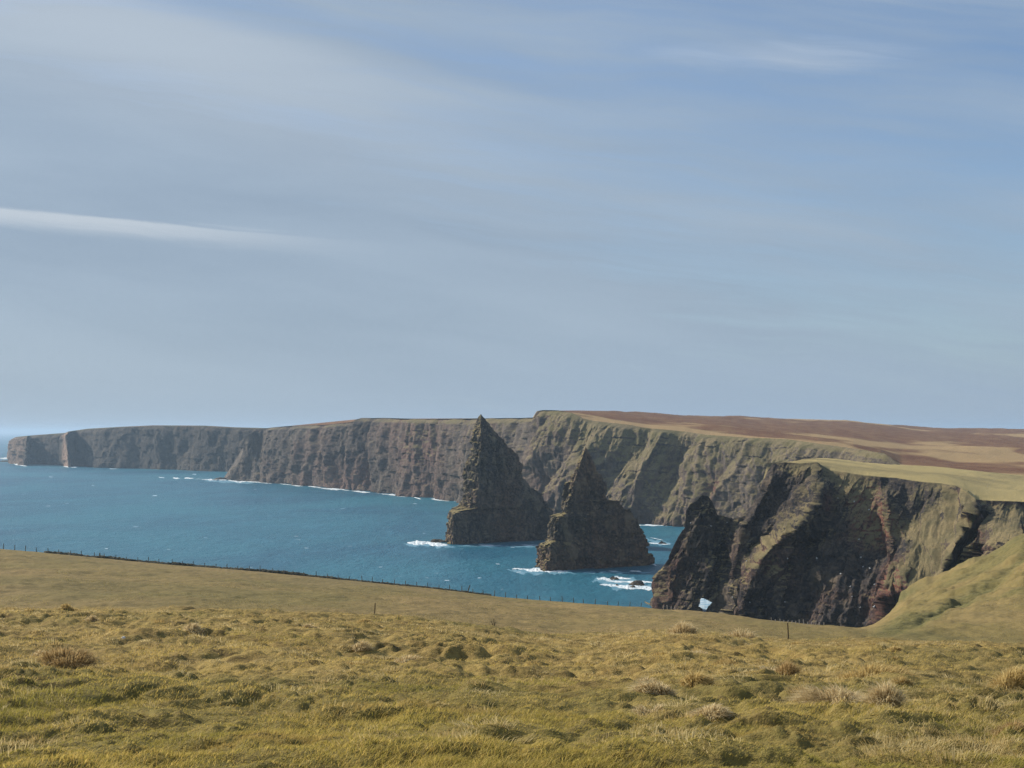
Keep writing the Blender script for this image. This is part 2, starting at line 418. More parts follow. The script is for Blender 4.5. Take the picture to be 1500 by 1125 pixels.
tag(ground, 'rough yellow green pasture sloping down to the cliff edge', 'field', kind='structure')

# ------------------------------------------------------------------ grass blades (uncountable)
def blade_cols(n, green):
    k = rng.random(n); s = rng.random(n)[:, None]
    straw = np.array([.77, .59, .19]) * (1 - s) + np.array([.54, .385, .11]) * s
    gr = np.array([.35, .295, .062]) * (1 - s) + np.array([.55, .43, .12]) * s
    c = np.where((k < green)[:, None], gr, straw)
    return c * (.75 + .5 * rng.random(n))[:, None]

def blades(base, hgt, wid, lean, cols):
    """one curved tapering blade (5 corners) for every base point"""
    n = len(base); ang = rng.random(n) * 2 * math.pi
    side = np.stack([np.cos(ang), np.sin(ang), np.zeros(n)], -1) * wid[:, None] * .5
    up = np.zeros((n, 3)); up[:, 2] = hgt
    mid = base + up * .6 + lean * .35
    tip = base + up * .92 + lean
    V = np.stack([base - side, base + side, mid + side * .7, mid - side * .7, tip], 1).reshape(-1, 3)
    o = np.arange(n)[:, None] * 5
    Q = o + np.array([[0, 1, 2, 3]]); T = o + np.array([[3, 2, 4]])
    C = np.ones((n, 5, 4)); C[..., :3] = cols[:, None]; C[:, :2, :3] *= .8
    return V, Q, T, C.reshape(-1, 4)

nb = 470000
bp = rng.uniform(-400, 1900, nb); by = rng.uniform(893, 1290, nb)
# distance at which the mean slope meets that height in the view
tt = np.linspace(5.5, 74, 500)
cpy = np.stack([ip(np.linspace(-600, 2200, 60), CREST)])[0]
hD = np.array([[0]])
bd = np.zeros(nb)
for a in range(60):
    p0 = -600 + 2800 * a / 59
    sel = np.abs(bp - p0) <= 2800 / 59 / 2 + 1e-6
    if not sel.any(): continue
    zz_ = ground_z((p0 - CX) / F * tt, tt, False); py_ = HY + F * (H - zz_) / tt
    bd[sel] = np.interp(-by[sel], -py_, tt)
bd *= np.exp(rng.normal(0, .03, nb))
ok = (bd > 6) & (bd < 73)
bd = bd[ok]; bx = (bp[ok] - CX) / F * bd
nb = len(bd)
lush = fbm(bx * .5, bd * .4, 2, 3, 91)
hm = hummock(bx, bd); hm = hm - fbm(bx * .16, bd * .16, 0, 3, 5) * .22
hg = (.034 + .042 * rng.random(nb)) * (1 + 1.2 * np.clip(lush, -.3, 1)) * (.72 + .55 * sstep(bd, 16, 55))
base = np.stack([bx, bd, ground_z(bx, bd) - .01], -1)
wid = .004 + .00023 * bd * (.5 + rng.random(nb))
th = rng.normal(.3, 1.0, nb)
lean = np.stack([np.cos(th), -np.abs(np.sin(th)) * .6 + .1, np.zeros(nb)], -1) * (hg * (.5 + .8 * rng.random(nb)))[:, None]
green = np.clip(.33 + .5 * fbm(bx * .09, bd * .06, 3, 4, 61) + .3 * fbm(bx * .5, bd * .4, 9, 2, 95) - .28 * sstep(bd, 28, 62) - 1.6 * (hm - .3), .03, .9)
bc = blade_cols(nb, green)
pb = fbm(bx * .42, bd * .5, 14, 4, 131)[:, None]; pg = fbm(bx * .3, bd * .4, 18, 4, 133)[:, None]
bc = bc * (1 - .5 * sstep(pb, .1, .6)) + np.array([.33, .215, .085]) * .5 * sstep(pb, .1, .6)
bc = bc * (1 - .4 * sstep(pg, .15, .6)) + np.array([.27, .27, .05]) * .4 * sstep(pg, .15, .6)
bc = bc * (.95 + .3 * np.clip((hm[:, None] - .25) * 2.2, -.6, .7))
Vb, Qb, Tb, Cb = blades(base, hg, wid, lean, bc)
# longer bleached blades gathered in loose clumps, thicker towards the brow and on the right
ncl, per = 2600, 64
cp = rng.uniform(-150, 1650, ncl * 3); cd = np.exp(rng.uniform(np.log(11), np.log(68), ncl * 3))
cd = np.where(rng.random(ncl * 3) < .35, rng.uniform(48, 67, ncl * 3), cd)
kk = (fbm(cp * .006, cd * .06, 1, 3, 101) * .8 + rng.random(ncl * 3) + .35 * sstep(cp, 800, 1100) - .25 * (cd < 25)) > .62
cp, cd = cp[kk][:ncl], cd[kk][:ncl]; ncl = len(cp)
rad = rng.uniform(.1, .38, ncl); hgc = rng.uniform(.09, .2, ncl); tone = rng.random(ncl)
q = np.sqrt(rng.random((ncl, per))); an = rng.random((ncl, per)) * 2 * math.pi
tx = ((cp - CX) / F * cd)[:, None] + q * np.cos(an) * rad[:, None] * 1.5; ty = cd[:, None] + q * np.sin(an) * rad[:, None]
th_ = hgc[:, None] * (1 - .55 * q) * rng.uniform(.6, 1.2, (ncl, per))
tl = np.stack([np.cos(an) * q + rng.normal(-.1, .5, (ncl, 1)), np.sin(an) * q * .7 - .2, -.25 * q], -1) * th_[..., None]
tc_ = np.array([.80, .66, .34])[None] * (1 - tone[:, None]) + np.array([.52, .37, .14])[None] * tone[:, None]
tc_ = (tc_[:, None] * rng.uniform(.6, 1.15, (ncl, per, 1))).reshape(-1, 3)
tx, ty, th_ = tx.ravel(), ty.ravel(), th_.ravel()
V2_, Q2, T2, C2 = blades(np.stack([tx, ty, ground_z(tx, ty) - .01], -1), th_, .004 + .00025 * ty * (.5 + rng.random(len(tx))), tl.reshape(-1, 3), tc_)
Qb = np.concatenate([Qb, Q2 + len(Vb)]); Tb = np.concatenate([Tb, T2 + len(Vb)]); Vb = np.concatenate([Vb, V2_]); Cb = np.concatenate([Cb, C2])
# thin stubble over the smoother field beyond the brow
nf = 110000
fp = rng.uniform(-150, 1650, nf); fd = np.exp(rng.uniform(np.log(70), np.log(215), nf)); fx = (fp - CX) / F * fd
cl_ = fbm(fx * .22, fd * .16, 4, 4, 121)
kf = (cl_ + .5 * rng.random(nf)) > .12
fx, fd, cl_ = fx[kf], fd[kf], cl_[kf]; nf = len(fx)
fh = (.05 + .07 * rng.random(nf)) * (1 + np.clip(cl_, 0, .8))
fl = np.stack([rng.normal(0, 1, nf), rng.normal(-.2, .6, nf), 0 * fh], -1) * (fh * .7)[:, None]
fc = np.array([.47, .36, .16])[None] * rng.uniform(.55, 1.15, (nf, 1)) * np.where(rng.random((nf, 1)) < .25, np.array([[.72, .85, .6]]), 1.0)
V3, Q3, T3, C3 = blades(np.stack([fx, fd, ground_z(fx, fd) - .01], -1), fh, .00028 * fd * (.5 + rng.random(nf)), fl, fc)
Qb = np.concatenate([Qb, Q3 + len(Vb)]); Tb = np.concatenate([Tb, T3 + len(Vb)]); Vb = np.concatenate([Vb, V3]); Cb = np.concatenate([Cb, C3])
gr = mesh_obj('grass', Vb, Qb, M_BLADE, attr=Cb, tris=Tb, smooth=False)
tag(gr, 'short straw and green moor grass covering the near slope', 'grass', kind='stuff')

# ------------------------------------------------------------------ tussocks
def ground_hit(px, py):
    d = np.linspace(10, 300, 3000); z = ground_z((px - CX) / F * d, d, False)
    pp = HY + F * (H - z) / d
    i = np.argmin(np.abs(pp - py) + (d > 90) * (0 if py < 890 else 1e3))
    D = d[i]; X = (px - CX) / F * D
    return np.array([X, D, float(ground_z(X, D))])

def tussock(px, py, wpx, hpx, nb_, pale, lean_x):
    c = ground_hit(px, py); s = c[1] / F
    R, Hh = wpx * s * .5, hpx * s
    r = np.sqrt(rng.random(nb_)); a = rng.random(nb_) * 2 * math.pi
    x = r * np.cos(a) * R; y = r * np.sin(a) * R * .8
    dome = np.sqrt(np.clip(1 - r ** 2, 0, 1)) * Hh * .55
    b = np.stack([x, y, ground_z(c[0] + x, c[1] + y) - c[2] - .03 + dome], -1)
    hg = Hh * (.55 + .5 * rng.random(nb_))
    out = np.stack([np.cos(a), np.sin(a), np.zeros(nb_)], -1) * (r * Hh * (.6 + .7 * rng.random(nb_)))[:, None]
    out[:, 0] += lean_x * Hh * (.4 + .6 * rng.random(nb_))
    out[:, 2] -= r * Hh * .5
    k = rng.random((nb_, 1)); p = np.array(pale)
    cols = p * (1 - k) + p * np.array([.55, .48, .4]) * k
    V, Q, T, C = blades(b, hg, .006 + .0004 * c[1] * (.5 + rng.random(nb_)), out, cols)
    # a filled heart in a darker blade colour so that the clump is not see-through
    n1, n2 = 18, 8
    th = np.linspace(0, 2 * math.pi, n1); ph = np.linspace(0, math.pi / 2, n2)
    hx = R * .9 * np.cos(th)[:, None] * np.cos(ph)[None]; hy = R * .72 * np.sin(th)[:, None] * np.cos(ph)[None]
    hz = Hh * .55 * np.sin(ph)[None] * (1 + .2 * fbm(hx * 5, hy * 5, 1, 2, int(px))) + (ground_z(c[0] + hx, c[1] + hy) - c[2]) - .05
    HV = np.stack([hx, hy, hz], -1).reshape(-1, 3)
    HC = np.ones((len(HV), 4)); HC[:, :3] = p * .6
    o = mesh_obj('grass_tussock', np.concatenate([V, HV]), np.concatenate([Q, gridq(n1, n2, len(V))]), M_BLADE, attr=np.concatenate([C, HC]), tris=T, smooth=False)
    o.location = c
    return o

PALE, STRAW, BROWN = (.86, .72, .43), (.76, .6, .27), (.62, .46, .22)
TG = 'tussocks on the rough pasture'
named = [
    (1222, 1048, 86, 34, 1500, PALE, -.5, 'large pale shaggy tussock with blades combed down to the left'),
    (1296, 1068, 42, 34, 700, PALE, -.2, 'upright pale tussock just right of the largest shaggy one'),
    (1152, 1008, 28, 20, 500, BROWN, .1, 'small round brown tussock left above the largest shaggy one'),
    (960, 1040, 52, 22, 800, PALE, -.4, 'low bleached tussock in the middle of the lower right pasture'),
    (1020, 1026, 40, 24, 700, STRAW, .3, 'straw coloured tussock to the right of the low bleached one'),
    (1040, 1082, 52, 16, 700, PALE, .1, 'flat bleached grass clump near the bottom edge right of centre'),
    (1280, 1012, 100, 20, 1400, STRAW, .3, 'long wavy ridge of straw grass behind the largest shaggy tussock'),
    (100, 982, 70, 22, 1000, BROWN, .2, 'dark brown tussock with grey side on the left of the pasture'),
    (1480, 1028, 50, 28, 700, STRAW, .2, 'tall straw tussock at the right edge of the pasture'),
    (1482, 1098, 46, 26, 700, BROWN, .0, 'brown tussock low in the right corner of the pasture'),
    (1000, 934, 36, 18, 600, PALE, .1, 'pale tuft standing on the brow beneath the rock arch'),
    (1085, 942, 44, 20, 600, PALE, -.1, 'pale double tuft on the brow left of the tall lone post'),
]
for a in named:
    tag(tussock(*a[:7]), a[7], 'tussock', TG)
for i in range(46):
    px = rng.uniform(0, 1500); py = ip(px, CREST) + 4 + 150 * rng.random() ** 1.7
    if px < 900 and px > 560 and rng.random() < .7: continue
    s = .45 + .9 * (py - 890) / 200
    tag(tussock(px, py, rng.uniform(22, 52) * s, rng.uniform(9, 17) * s, 320, [PALE, STRAW, PALE, STRAW][i % 4], rng.uniform(-.4, .4)),
        'ordinary low tuft of dry grass among the hummocks', 'tussock', TG)

# ------------------------------------------------------------------ rocks: cliff sheets
def gully(s, z, slant, wl, seed, warp=.5, c=.36):
    """leaning buttresses and gullies along a cliff, in metres along the coast: sharp crests, one flank steeper"""
    q = (s - slant * z) / wl + warp * fbm(s / (wl * 1.8), z / (wl * 1.6), seed, 4, seed)
    i = np.floor(q); f = q - i
    amp = .45 + .55 * (_h(i.astype(np.int64), np.zeros(i.shape, np.int64), np.zeros(i.shape, np.int64), seed) * .5 + .5)
    return np.where(f < c, f / c, (1 - f) / (1 - c)) * amp

def sheet(px, Db, Dt, zt, nv, prof, disp, plateau, npl, relief=None):
    """cliff face from the water line (Db, z=0) up to the edge (Dt, zt); then a plateau given as
    rows of (D, z) per column, the last one dropping out of sight behind"""
    n = len(px); v = np.linspace(0, 1, nv)
    f = prof(v)                                              # how far back the face has come at height v
    D = Db[:, None] + (Dt - Db)[:, None] * f[None]
    Z = -1.5 + (zt[:, None] + 1.5) * v[None]
    X = (px[:, None] - CX) / F * D
    G = np.stack([X, D, Z], -1)
    if relief is not None:
        G = G + 0; d2 = D - relief(px[:, None] + 0 * v[None], v[None] + 0 * px[:, None], G)
        k = d2 / D; G[..., 0] *= k; G[..., 1] = d2; G[..., 2] = H - (H - G[..., 2]) * k
    s = np.concatenate([[0], np.cumsum(np.hypot(np.diff(X[:, nv // 2]), np.diff(D[:, nv // 2])))])
    nrm = gridn(G); nrm = nrm * np.where(nrm[..., 1:2] > 0, -1, 1)
    nrm[..., 2] *= .3
    G = G + nrm * disp(px[:, None] + 0 * v[None], v[None] + 0 * px[:, None], s[:, None] + 0 * v[None], G)[..., None]
    rows = [G]
    d0, z0 = G[:, -1, 1], G[:, -1, 2]
    for (d1, z1), m in zip(plateau, npl):
        for k in range(1, m + 1):
            a = k / m
            d = d0 + (d1 - d0) * a; z = z0 + (z1 - z0) * a
            rows.append(np.stack([(px - CX) / F * d, d, z], -1)[:, None])
        d0, z0 = d1, z1
    return np.concatenate(rows, 1), nv

# --- the far headland
px = np.concatenate([np.linspace(15.5, 18, 10), np.linspace(18.1, 420, 520)])
bD = sea_D(ip(px, [(15.5, 671), (17, 676), (18, 678), (30, 680.5), (41, 682.5), (43, 679.5), (60, 680), (92, 681), (101, 684.5), (106, 684), (112, 682.5), (150, 685), (250, 688), (330, 691), (420, 693)]))
tpy = ip(px, [(15.5, 652), (17, 647), (19, 643), (24, 641), (50, 638.5), (96, 635), (100, 633), (128, 629), (180, 626), (225, 624), (300, 624.5), (345, 627), (420, 629)])
tDf = bD + 28
zt = zof(tpy, tDf)
def d_far(p, v, s, G):
    e = 1 - .7 * sstep(v, .9, 1)
    return (gully(s, G[..., 2], .1, 120, 3, .7, .7) * 10 + gully(s, G[..., 2], .25, 24, 4, 1.0, .5) * 1.2 + fbm(s * .03, G[..., 2] * .02, 1, 4, 8) * 5 + blocks(s, 0 * s, G[..., 2], 16, 5, 9, 34) * 1.6) * e
G, nv = sheet(px, bD, tDf, zt, 70, lambda v: v, d_far, [(tDf + 25, zt + 1.2), (tDf + 260, zt - 2), (tDf + 400, zt * 0 - 3)], (4, 6, 3))
at = np.zeros(G.shape[:2] + (4,)); at[:, nv - 1:, 0] = .8; at[:, nv - 1:, 2] = .5
at[..., 1] = (sstep(px, 94, 97) * (1 - sstep(px, 103, 106)) + .5 * (1 - sstep(px, 36, 42)))[:, None] * .8  # sun on the left-facing facets painted in as a paler rock tint
o = mesh_obj('far_headland', G.reshape(-1, 3), gridq(*G.shape[:2]), M_FAR, attr=at.reshape(-1, 4))
tag(o, 'low flat topped headland farthest off on the left horizon', 'headland', kind='structure')

# --- the long line of cliffs with the moor on top
px = np.concatenate([np.linspace(328, 800, 560), np.linspace(800.6, 1300, 700), np.linspace(1301, 1900, 160)])
bpy_ = ip(px, [(328, 702.5), (350, 704), (400, 707), (450, 711), (500, 716), (550, 720), (600, 727), (640, 730), (660, 733), (700, 740), (740, 746), (772, 750), (784, 756), (800, 757.5), (850, 763), (900, 765.5), (930, 767.3), (1000, 770.5), (1060, 777), (1150, 788), (1250, 798), (1300, 803), (1900, 840)])
bD = sea_D(bpy_)
tpy = ip(px, [(328, 702), (335, 697.5), (345, 690), (352, 681), (358, 668), (362, 652), (366, 638), (372, 628.5), (420, 624), (480, 622), (515, 618), (522, 614), (530, 612), (560, 612), (620, 613.5), (690, 613), (740, 612), (782, 611.5), (784, 606), (787, 601.5), (795, 600), (815, 600.5), (835, 604), (850, 611), (870, 616), (925, 622), (940, 625), (1000, 631), (1040, 637), (1100, 640.5), (1150, 642.5), (1200, 650), (1250, 657), (1290, 664), (1320, 686), (1500, 700), (1900, 730)])
back = ip(px, [(328, 3), (365, 16), (400, 38), (700, 50), (850, 55), (1000, 62), (1150, 60), (1250, 30), (1320, 10), (1900, 10)])
bD = np.where(px > 1250, np.minimum(bD, bD), bD)
tDm = bD + back; zt = zof(tpy, tDm)
NB = [(560, .16, 34, 21), (900, .45, 44, 22)]
def d_main(p, v, s, G):
    z = G[..., 2]
    k = sstep(p, 640, 800)
    e = (1 - .8 * sstep(v, .93, 1)) * sstep(p, 327, 336) * (1 - .7 * sstep(p, 1180, 1290))
    g = (gully(s, z, .16, 75, 21, .35, .45) * 20 + gully(s, z, .12, 21, 22, .5, .5) * 4) * (1 - k) + (gully(s, z, .42, 50, 24, .4, .45) * 18 + gully(s, z, .34, 14, 25, .6, .5) * 4) * k
    sh = s - (.16 + .24 * k) * z
    r = fbm(sh * .07, z * .022, 1, 4, 28) * 2.6 + ridged(sh * .2, z * .035, 3, 4, 26) * 1.3 + blocks(sh, 0 * z, z, 7, 5, 5.5, 33) * .9 + fbm(sh * .45, z * .25, 6, 4, 20) * .8
    foot = np.exp(-(v / .1) ** 2) * (2 + 4 * fbm(s * .06, 0, 2, 3, 29))
    return (g * (.5 + .5 * np.sin(np.clip(v, 0, 1) * math.pi) ** .5) + r + foot) * e - 3
mr = ip(px, [(328, 700), (372, 632), (530, 616), (780, 613.5), (786, 604), (800, 601.5), (850, 601.3), (900, 602), (950, 606), (1050, 609), (1150, 613), (1240, 616.5), (1300, 621), (1350, 625.5), (1400, 627), (1500, 629), (1900, 634)])
Dr = np.maximum(ip(px, [(328, 1650), (372, 1800), (530, 1560), (780, 1150), (800, 1080), (850, 1250), (950, 1600), (1100, 1900), (1500, 2200), (1900, 2300)]), tDm + 12)
zr = zof(mr, Dr)
# a dip of the moor: a lower shelf half way
m1 = ip(px, [(328, 702), (372, 629), (530, 613.5), (780, 612.5), (786, 602.5), (800, 600.8), (850, 606), (925, 614), (1040, 624), (1150, 634), (1200, 638), (1250, 646), (1320, 664), (1400, 672), (1500, 676), (1900, 690)])
D1 = tDm + (Dr - tDm) * ip(px, [(328, .2), (1150, .2), (1320, .17), (1900, .17)])
m2 = ip(px, [(328, 702), (372, 629.3), (530, 614), (780, 612.8), (786, 602.8), (800, 601), (850, 604), (925, 609), (1040, 616), (1150, 625), (1200, 630), (1250, 634), (1320, 641), (1400, 646), (1500, 648), (1900, 655)])
D2 = tDm + (Dr - tDm) * .45
G, nv = sheet(px, bD, tDm, zt, 190, lambda v: v ** 1.15, d_main, [(D1, zof(m1, D1)), (D2, zof(m2, D2)), (Dr, zr), (Dr + 200, zr - 14), (Dr + 500, zr * 0 - 3)], (30, 20, 20, 6, 3))
pl = G[:, nv:]
und = fbm(pl[..., 0] * .012, pl[..., 1] * .009, 2, 5, 51)
pl[..., 2] += und * np.clip((pl[..., 1] - tDm[:, None]) / 120, 0, 1) * 2.4 * sstep(px, 830, 1000)[:, None] * (pl[..., 2] > 10)
at = np.zeros(G.shape[:2] + (4,))
dist = np.clip((G[..., 1] - tDm[:, None]), 0, None)
gp_, vi = np.broadcast_to(px[:, None], G.shape[:2]), np.broadcast_to(np.arange(G.shape[1])[None], G.shape[:2])
face = vi < nv
zf = G[..., 2]
nz_ = fbm(G[..., 0] * .012, G[..., 1] * .012, zf * .02, 4, 53)
at[..., 0] = np.where(face, -.18 + .24 * sstep(gp_, 700, 900) + .18 * sstep(zf, 20, 60) * sstep(gp_, 500, 700) + .22 * nz_, .7 - 1.6 * (1 - sstep(gp_, 372, 396)))
at[..., 1] = np.where(face, np.clip(.05 + .35 * nz_, 0, 1) * sstep(gp_, 375, 430) * (1 - .6 * sstep(gp_, 700, 850)) + np.exp(-((gp_ - 1053) / 12) ** 2 - ((zf - 22) / 7) ** 2) * 1.2, 0)
rowy = HY + F * (H - zf) / G[..., 1]
moorn = fbm(G[..., 0] * .006, G[..., 1] * .003, 3, 5, 57)
bandy = np.exp(-((rowy - 651 - 4 * nz_) / 5) ** 2) * sstep(gp_, 1180, 1230)
at[..., 2] = np.where(face, 0, sstep(dist + 60 * nz_, 25, 130) * sstep(gp_, 780, 860) * np.clip(1 + 1.3 * moorn - .55 * bandy, -.2, 1.3) + .75 * (1 - sstep(gp_, 640, 780)) - 1.5 * (1 - sstep(gp_, 372, 396)))
at[..., 3] = np.where(face, .1, sstep(gp_, 700, 850))
o = mesh_obj('cliffs', G.reshape(-1, 3), gridq(*G.shape[:2]), M_MAIN, attr=at.reshape(-1, 4))
tag(o, 'long line of gullied cliffs under brown heather moor', 'cliffs', kind='structure')

# --- depth of the near face, shared by the rock arch and the near headland
def ridge_f(p, y, pts, A, wl, wr):
    a = np.array(pts, float); c = np.interp(y, a[:, 1], a[:, 0])
    d = p - c
    fade = sstep(y, a[0, 1] - 14, a[0, 1] + 26) * (1 - sstep(y, a[-1, 1] - 4, a[-1, 1] + 18))
    return A * np.where(d < 0, np.clip(1 + d / wl, 0, 1), np.clip(1 - d / wr, 0, 1)) * fade

RIDGES = [
    ([(1132, 680), (1116, 712), (1098, 752), (1085, 790), (1072, 840), (1064, 905)], 8, 16, 30),
    ([(1212, 692), (1192, 742), (1166, 778), (1132, 800), (1108, 832), (1092, 872), (1084, 908)], 12, 30, 50),
    ([(1256, 700), (1240, 730), (1226, 768), (1205, 800), (1195, 850)], 4, 14, 26),
    ([(1300, 704), (1298, 760), (1304, 800), (1300, 860), (1290, 915)], 7, 14, 30),
    ([(1346, 708), (1318, 758), (1330, 800), (1330, 860)], 4, 20, 26),
    ([(1430, 728), (1420, 752), (1402, 795), (1384, 832), (1368, 870)], 28, 84, 7),
    ([(1450, 752), (1437, 768), (1430, 790), (1426, 830)], 22, 5, 900),
    ([(1512, 752), (1500, 768), (1494, 790), (1490, 830)], 24, 62, 900),
    ([(1030, 728), (1022, 760), (1002, 800), (985, 850), (975, 890)], 1.5, 30, 40),
]
NEAR_D = [(940, 456), (950, 448), (962, 438), (978, 428), (1000, 424), (1060, 418), (1080, 414), (1130, 404), (1180, 394), (1240, 382), (1290, 376), (1340, 380), (1400, 388), (1440, 387), (1500, 387), (1700, 420), (1900, 430)]
TOP = [(940, 905), (950, 893), (954, 880), (958, 872), (961, 852), (967, 838), (975, 824), (985, 802), (992, 788), (1000, 775), (1002, 764), (1004, 749), (1010, 739), (1019, 734), (1029, 724.5), (1039, 727), (1047, 741), (1051, 754), (1062, 756.5), (1073, 760), (1085, 757.5), (1095, 748), (1104, 736), (1110, 722), (1118, 705), (1124, 690), (1132, 679), (1150, 677), (1170, 679.5), (1195, 678), (1206, 684), (1216, 690), (1235, 691), (1265, 696.5), (1312, 700), (1353, 706), (1400, 711), (1418, 720), (1430, 732), (1440, 733), (1500, 735), (1560, 740), (1900, 770)]

def near_relief(p, v, G):
    y = HY + F * (H - G[..., 2]) / G[..., 1]
    r = sum(ridge_f(p, y, *a) * (np.clip((y - 705) / 90, 0, 1) if a[0][0][0] > 1425 else 1 - sstep(v, .88, 1)) for a in RIDGES)
    return np.maximum(r, 0)

def near_disp(p, v, s, G):
    z = G[..., 2]
    sh = s - .38 * z
    n = gully(s, z, .38, 18, 61, .5, .45) * 4.6 + gully(s, z, .3, 6.5, 65, .7, .5) * 1.7 + fbm(sh * .14, z * .05, 1, 5, 62) * 2.6 + ridged(sh * .4, z * .09, 2, 4, 63) * .9
    gk = 1 - .8 * sstep(p, 1316, 1350) * (1 - sstep(p, 1424, 1434))
    n = n + gk * blocks(sh, 0 * z, z, 3.4, 5, 2.6, 66) * .55 + gk * blocks(sh, 0 * z, z, 1.5, 5, 1.1, 67) * .28 + fbm(sh * .9, z * .5, 4, 4, 64) * .45
    return (n - 2.5) * (1 - .8 * sstep(v, .93, 1)) * (.25 + .75 * sstep(p, 944, 985))

# --- the rock arch: front and back skins, joined round the rim and through the hole
px = np.linspace(944, 1078, 210); nvA = 190
Db = ip(px, NEAR_D); Dt = Db + ip(px, [(944, 3), (975, 6), (1000, 13), (1078, 26)]); zt = np.maximum(zof(ip(px, TOP), Dt), .3)
G, _ = sheet(px, Db, Dt, zt, nvA, lambda v: v, near_disp, [], (), near_relief)
n, m = G.shape[:2]
vq = np.linspace(0, 1, m)[None] + 0 * px[:, None]
thick = (2.2 + 11 * (1 - vq) ** .8) * (.35 + .65 * sstep(px, 944, 985))[:, None]
Bk = G + thick[..., None] * np.array([.148, 1.0, -.13]) + (fbm(G[..., 0] * .3, G[..., 2] * .3, 5, 3, 66) * .6)[..., None] * np.array([0, 1, 0])
HOLE = [(1026.8, 876), (1032, 876.8), (1036.5, 879), (1043, 882.5), (1040.5, 886), (1037, 888.6), (1035.2, 893), (1034, 906), (1029, 906), (1029.4, 892), (1023.2, 888.5), (1025.2, 884), (1025.5, 879)]
fpx = G[..., 0] / G[..., 1] * F + CX; fpy = HY + F * (H - G[..., 2]) / G[..., 1]
def inpoly(x, y, poly):
    r = np.zeros(x.shape, bool); k = len(poly)
    for i in range(k):
        x1, y1 = poly[i]; x2, y2 = poly[(i + 1) % k]
        c = ((y1 > y) != (y2 > y)) & (x < (x2 - x1) * (y - y1) / (y2 - y1 + 1e-12) + x1)
        r ^= c
    return r
cc = lambda a: (a[:-1, :-1] + a[1:, :-1] + a[1:, 1:] + a[:-1, 1:]) / 4
hole = inpoly(cc(fpx), cc(fpy), HOLE)
keep = ~hole
qf = gridq(n, m).reshape(n - 1, m - 1, 4)
faces = [qf[keep], (qf[keep] + n * m)[:, ::-1]]
kp = np.zeros((n + 1, m + 1), bool); kp[1:-1, 1:-1] = keep
idx = np.arange(n * m).reshape(n, m)
br = []
for i in range(n):
    for j in range(m):
        if j < m - 1 and kp[i, j + 1] != kp[i + 1, j + 1]:
            a, b = idx[i, j], idx[i, j + 1]; br.append((a, b, b + n * m, a + n * m))
        if i < n - 1 and kp[i + 1, j] != kp[i + 1, j + 1]:
            a, b = idx[i, j], idx[i + 1, j]; br.append((a, b, b + n * m, a + n * m))
faces.append(np.array(br))
VA = np.concatenate([G.reshape(-1, 3), Bk.reshape(-1, 3)])
at = np.zeros((len(VA), 4))
at[:, 1] = np.clip(-.05 + .4 * fbm(VA[:, 0] * .06, VA[:, 1] * .06, VA[:, 2] * .06, 3, 67), 0, .6)
vpx = VA[:, 0] / VA[:, 1] * F + CX
at[:, 0] = .42 * (1 - sstep(vpx, 966, 988)) + .1 * fbm(VA[:, 0] * .2, VA[:, 1] * .2, VA[:, 2] * .2, 3, 68)  # sunlit left flank of the fin painted in with the lighter grass tone
GA = G
o = mesh_obj('rock_arch', VA, np.concatenate(faces), M_NEAR, attr=at)
tag(o, 'dark jagged rock fin pierced by a small light filled arch at its foot', 'sea arch')

# --- the near headland
px = np.concatenate([np.linspace(1070, 1520, 720), np.linspace(1522, 1900, 80)])
Db = ip(px, NEAR_D); Dt = Db + ip(px, [(1070, 25), (1100, 32), (1132, 46), (1200, 60), (1300, 66), (1380, 48), (1430, 24), (1900, 14)])
zt = zof(ip(px, TOP), Dt)
pk = sstep(px, 1118, 1150)
Dp = np.where(px < 1118, Dt + 5, Dt + 5 + pk * ip(px, [(1118, 60), (1200, 140), (1300, 170), (1500, 215), (1900, 230)]))
yp = ip(px, [(1118, 679), (1150, 675.5), (1200, 671.5), (1225, 672), (1290, 680), (1400, 686), (1500, 696), (1900, 720)])
zp = np.where(px < 1118, zt - 1.5, zof(yp, Dp)); zp = zt - 1.5 + (zp - zt + 1.5) * sstep(px, 1112, 1130)
tail = 1 - sstep(px, 1270, 1310)
zs_ = np.interp(px, np.linspace(1070, 1900, 400), gsm(np.interp(np.linspace(1070, 1900, 400), px, zt)[None], 14, 1)[0]) + .6
G, nv = sheet(px, Db, Dt, zt, 230, lambda v: v ** 1.25, near_disp, [(Dt + 14 * pk + .5, zs_ * pk + (zt - .2) * (1 - pk)), (Dp, zp), (Dp + 8, zp - 9 * tail - 1), (Dp + 40, zp * (1 - tail) - 3 - 3 * (1 - tail))], (6, 26, 4, 4), near_relief)
pl = G[:, nv:nv + 32]
pl[..., 2] += fbm(pl[..., 0] * .06, pl[..., 1] * .05, 1, 4, 68) * .5 * pk[:, None]
at = np.zeros(G.shape[:2] + (4,))
gy_ = HY + F * (H - G[..., 2]) / G[..., 1]; gx_ = G[..., 0] / G[..., 1] * F + CX
face = np.broadcast_to((np.arange(G.shape[1]) < nv)[None], G.shape[:2])
def blob(x, y, rx, ry): return np.exp(-((gx_ - x) / rx) ** 2 - ((gy_ - y) / ry) ** 2)
nz_ = fbm(G[..., 0] * .06, G[..., 1] * .06, G[..., 2] * .05, 4, 69)
gg = -.11 + .2 * blob(1120, 790, 40, 40) + .22 * blob(1195, 735, 22, 40) + .26 * sstep(gx_, 1318, 1350) * (1 - sstep(gx_, 1425, 1432)) - .2 * blob(1230, 860, 70, 60) + .3 * blob(1470, 790, 30, 30) + .3 * blob(1170, 770, 28, 30)
at[..., 0] = np.where(face, gg + .34 * nz_, .8)
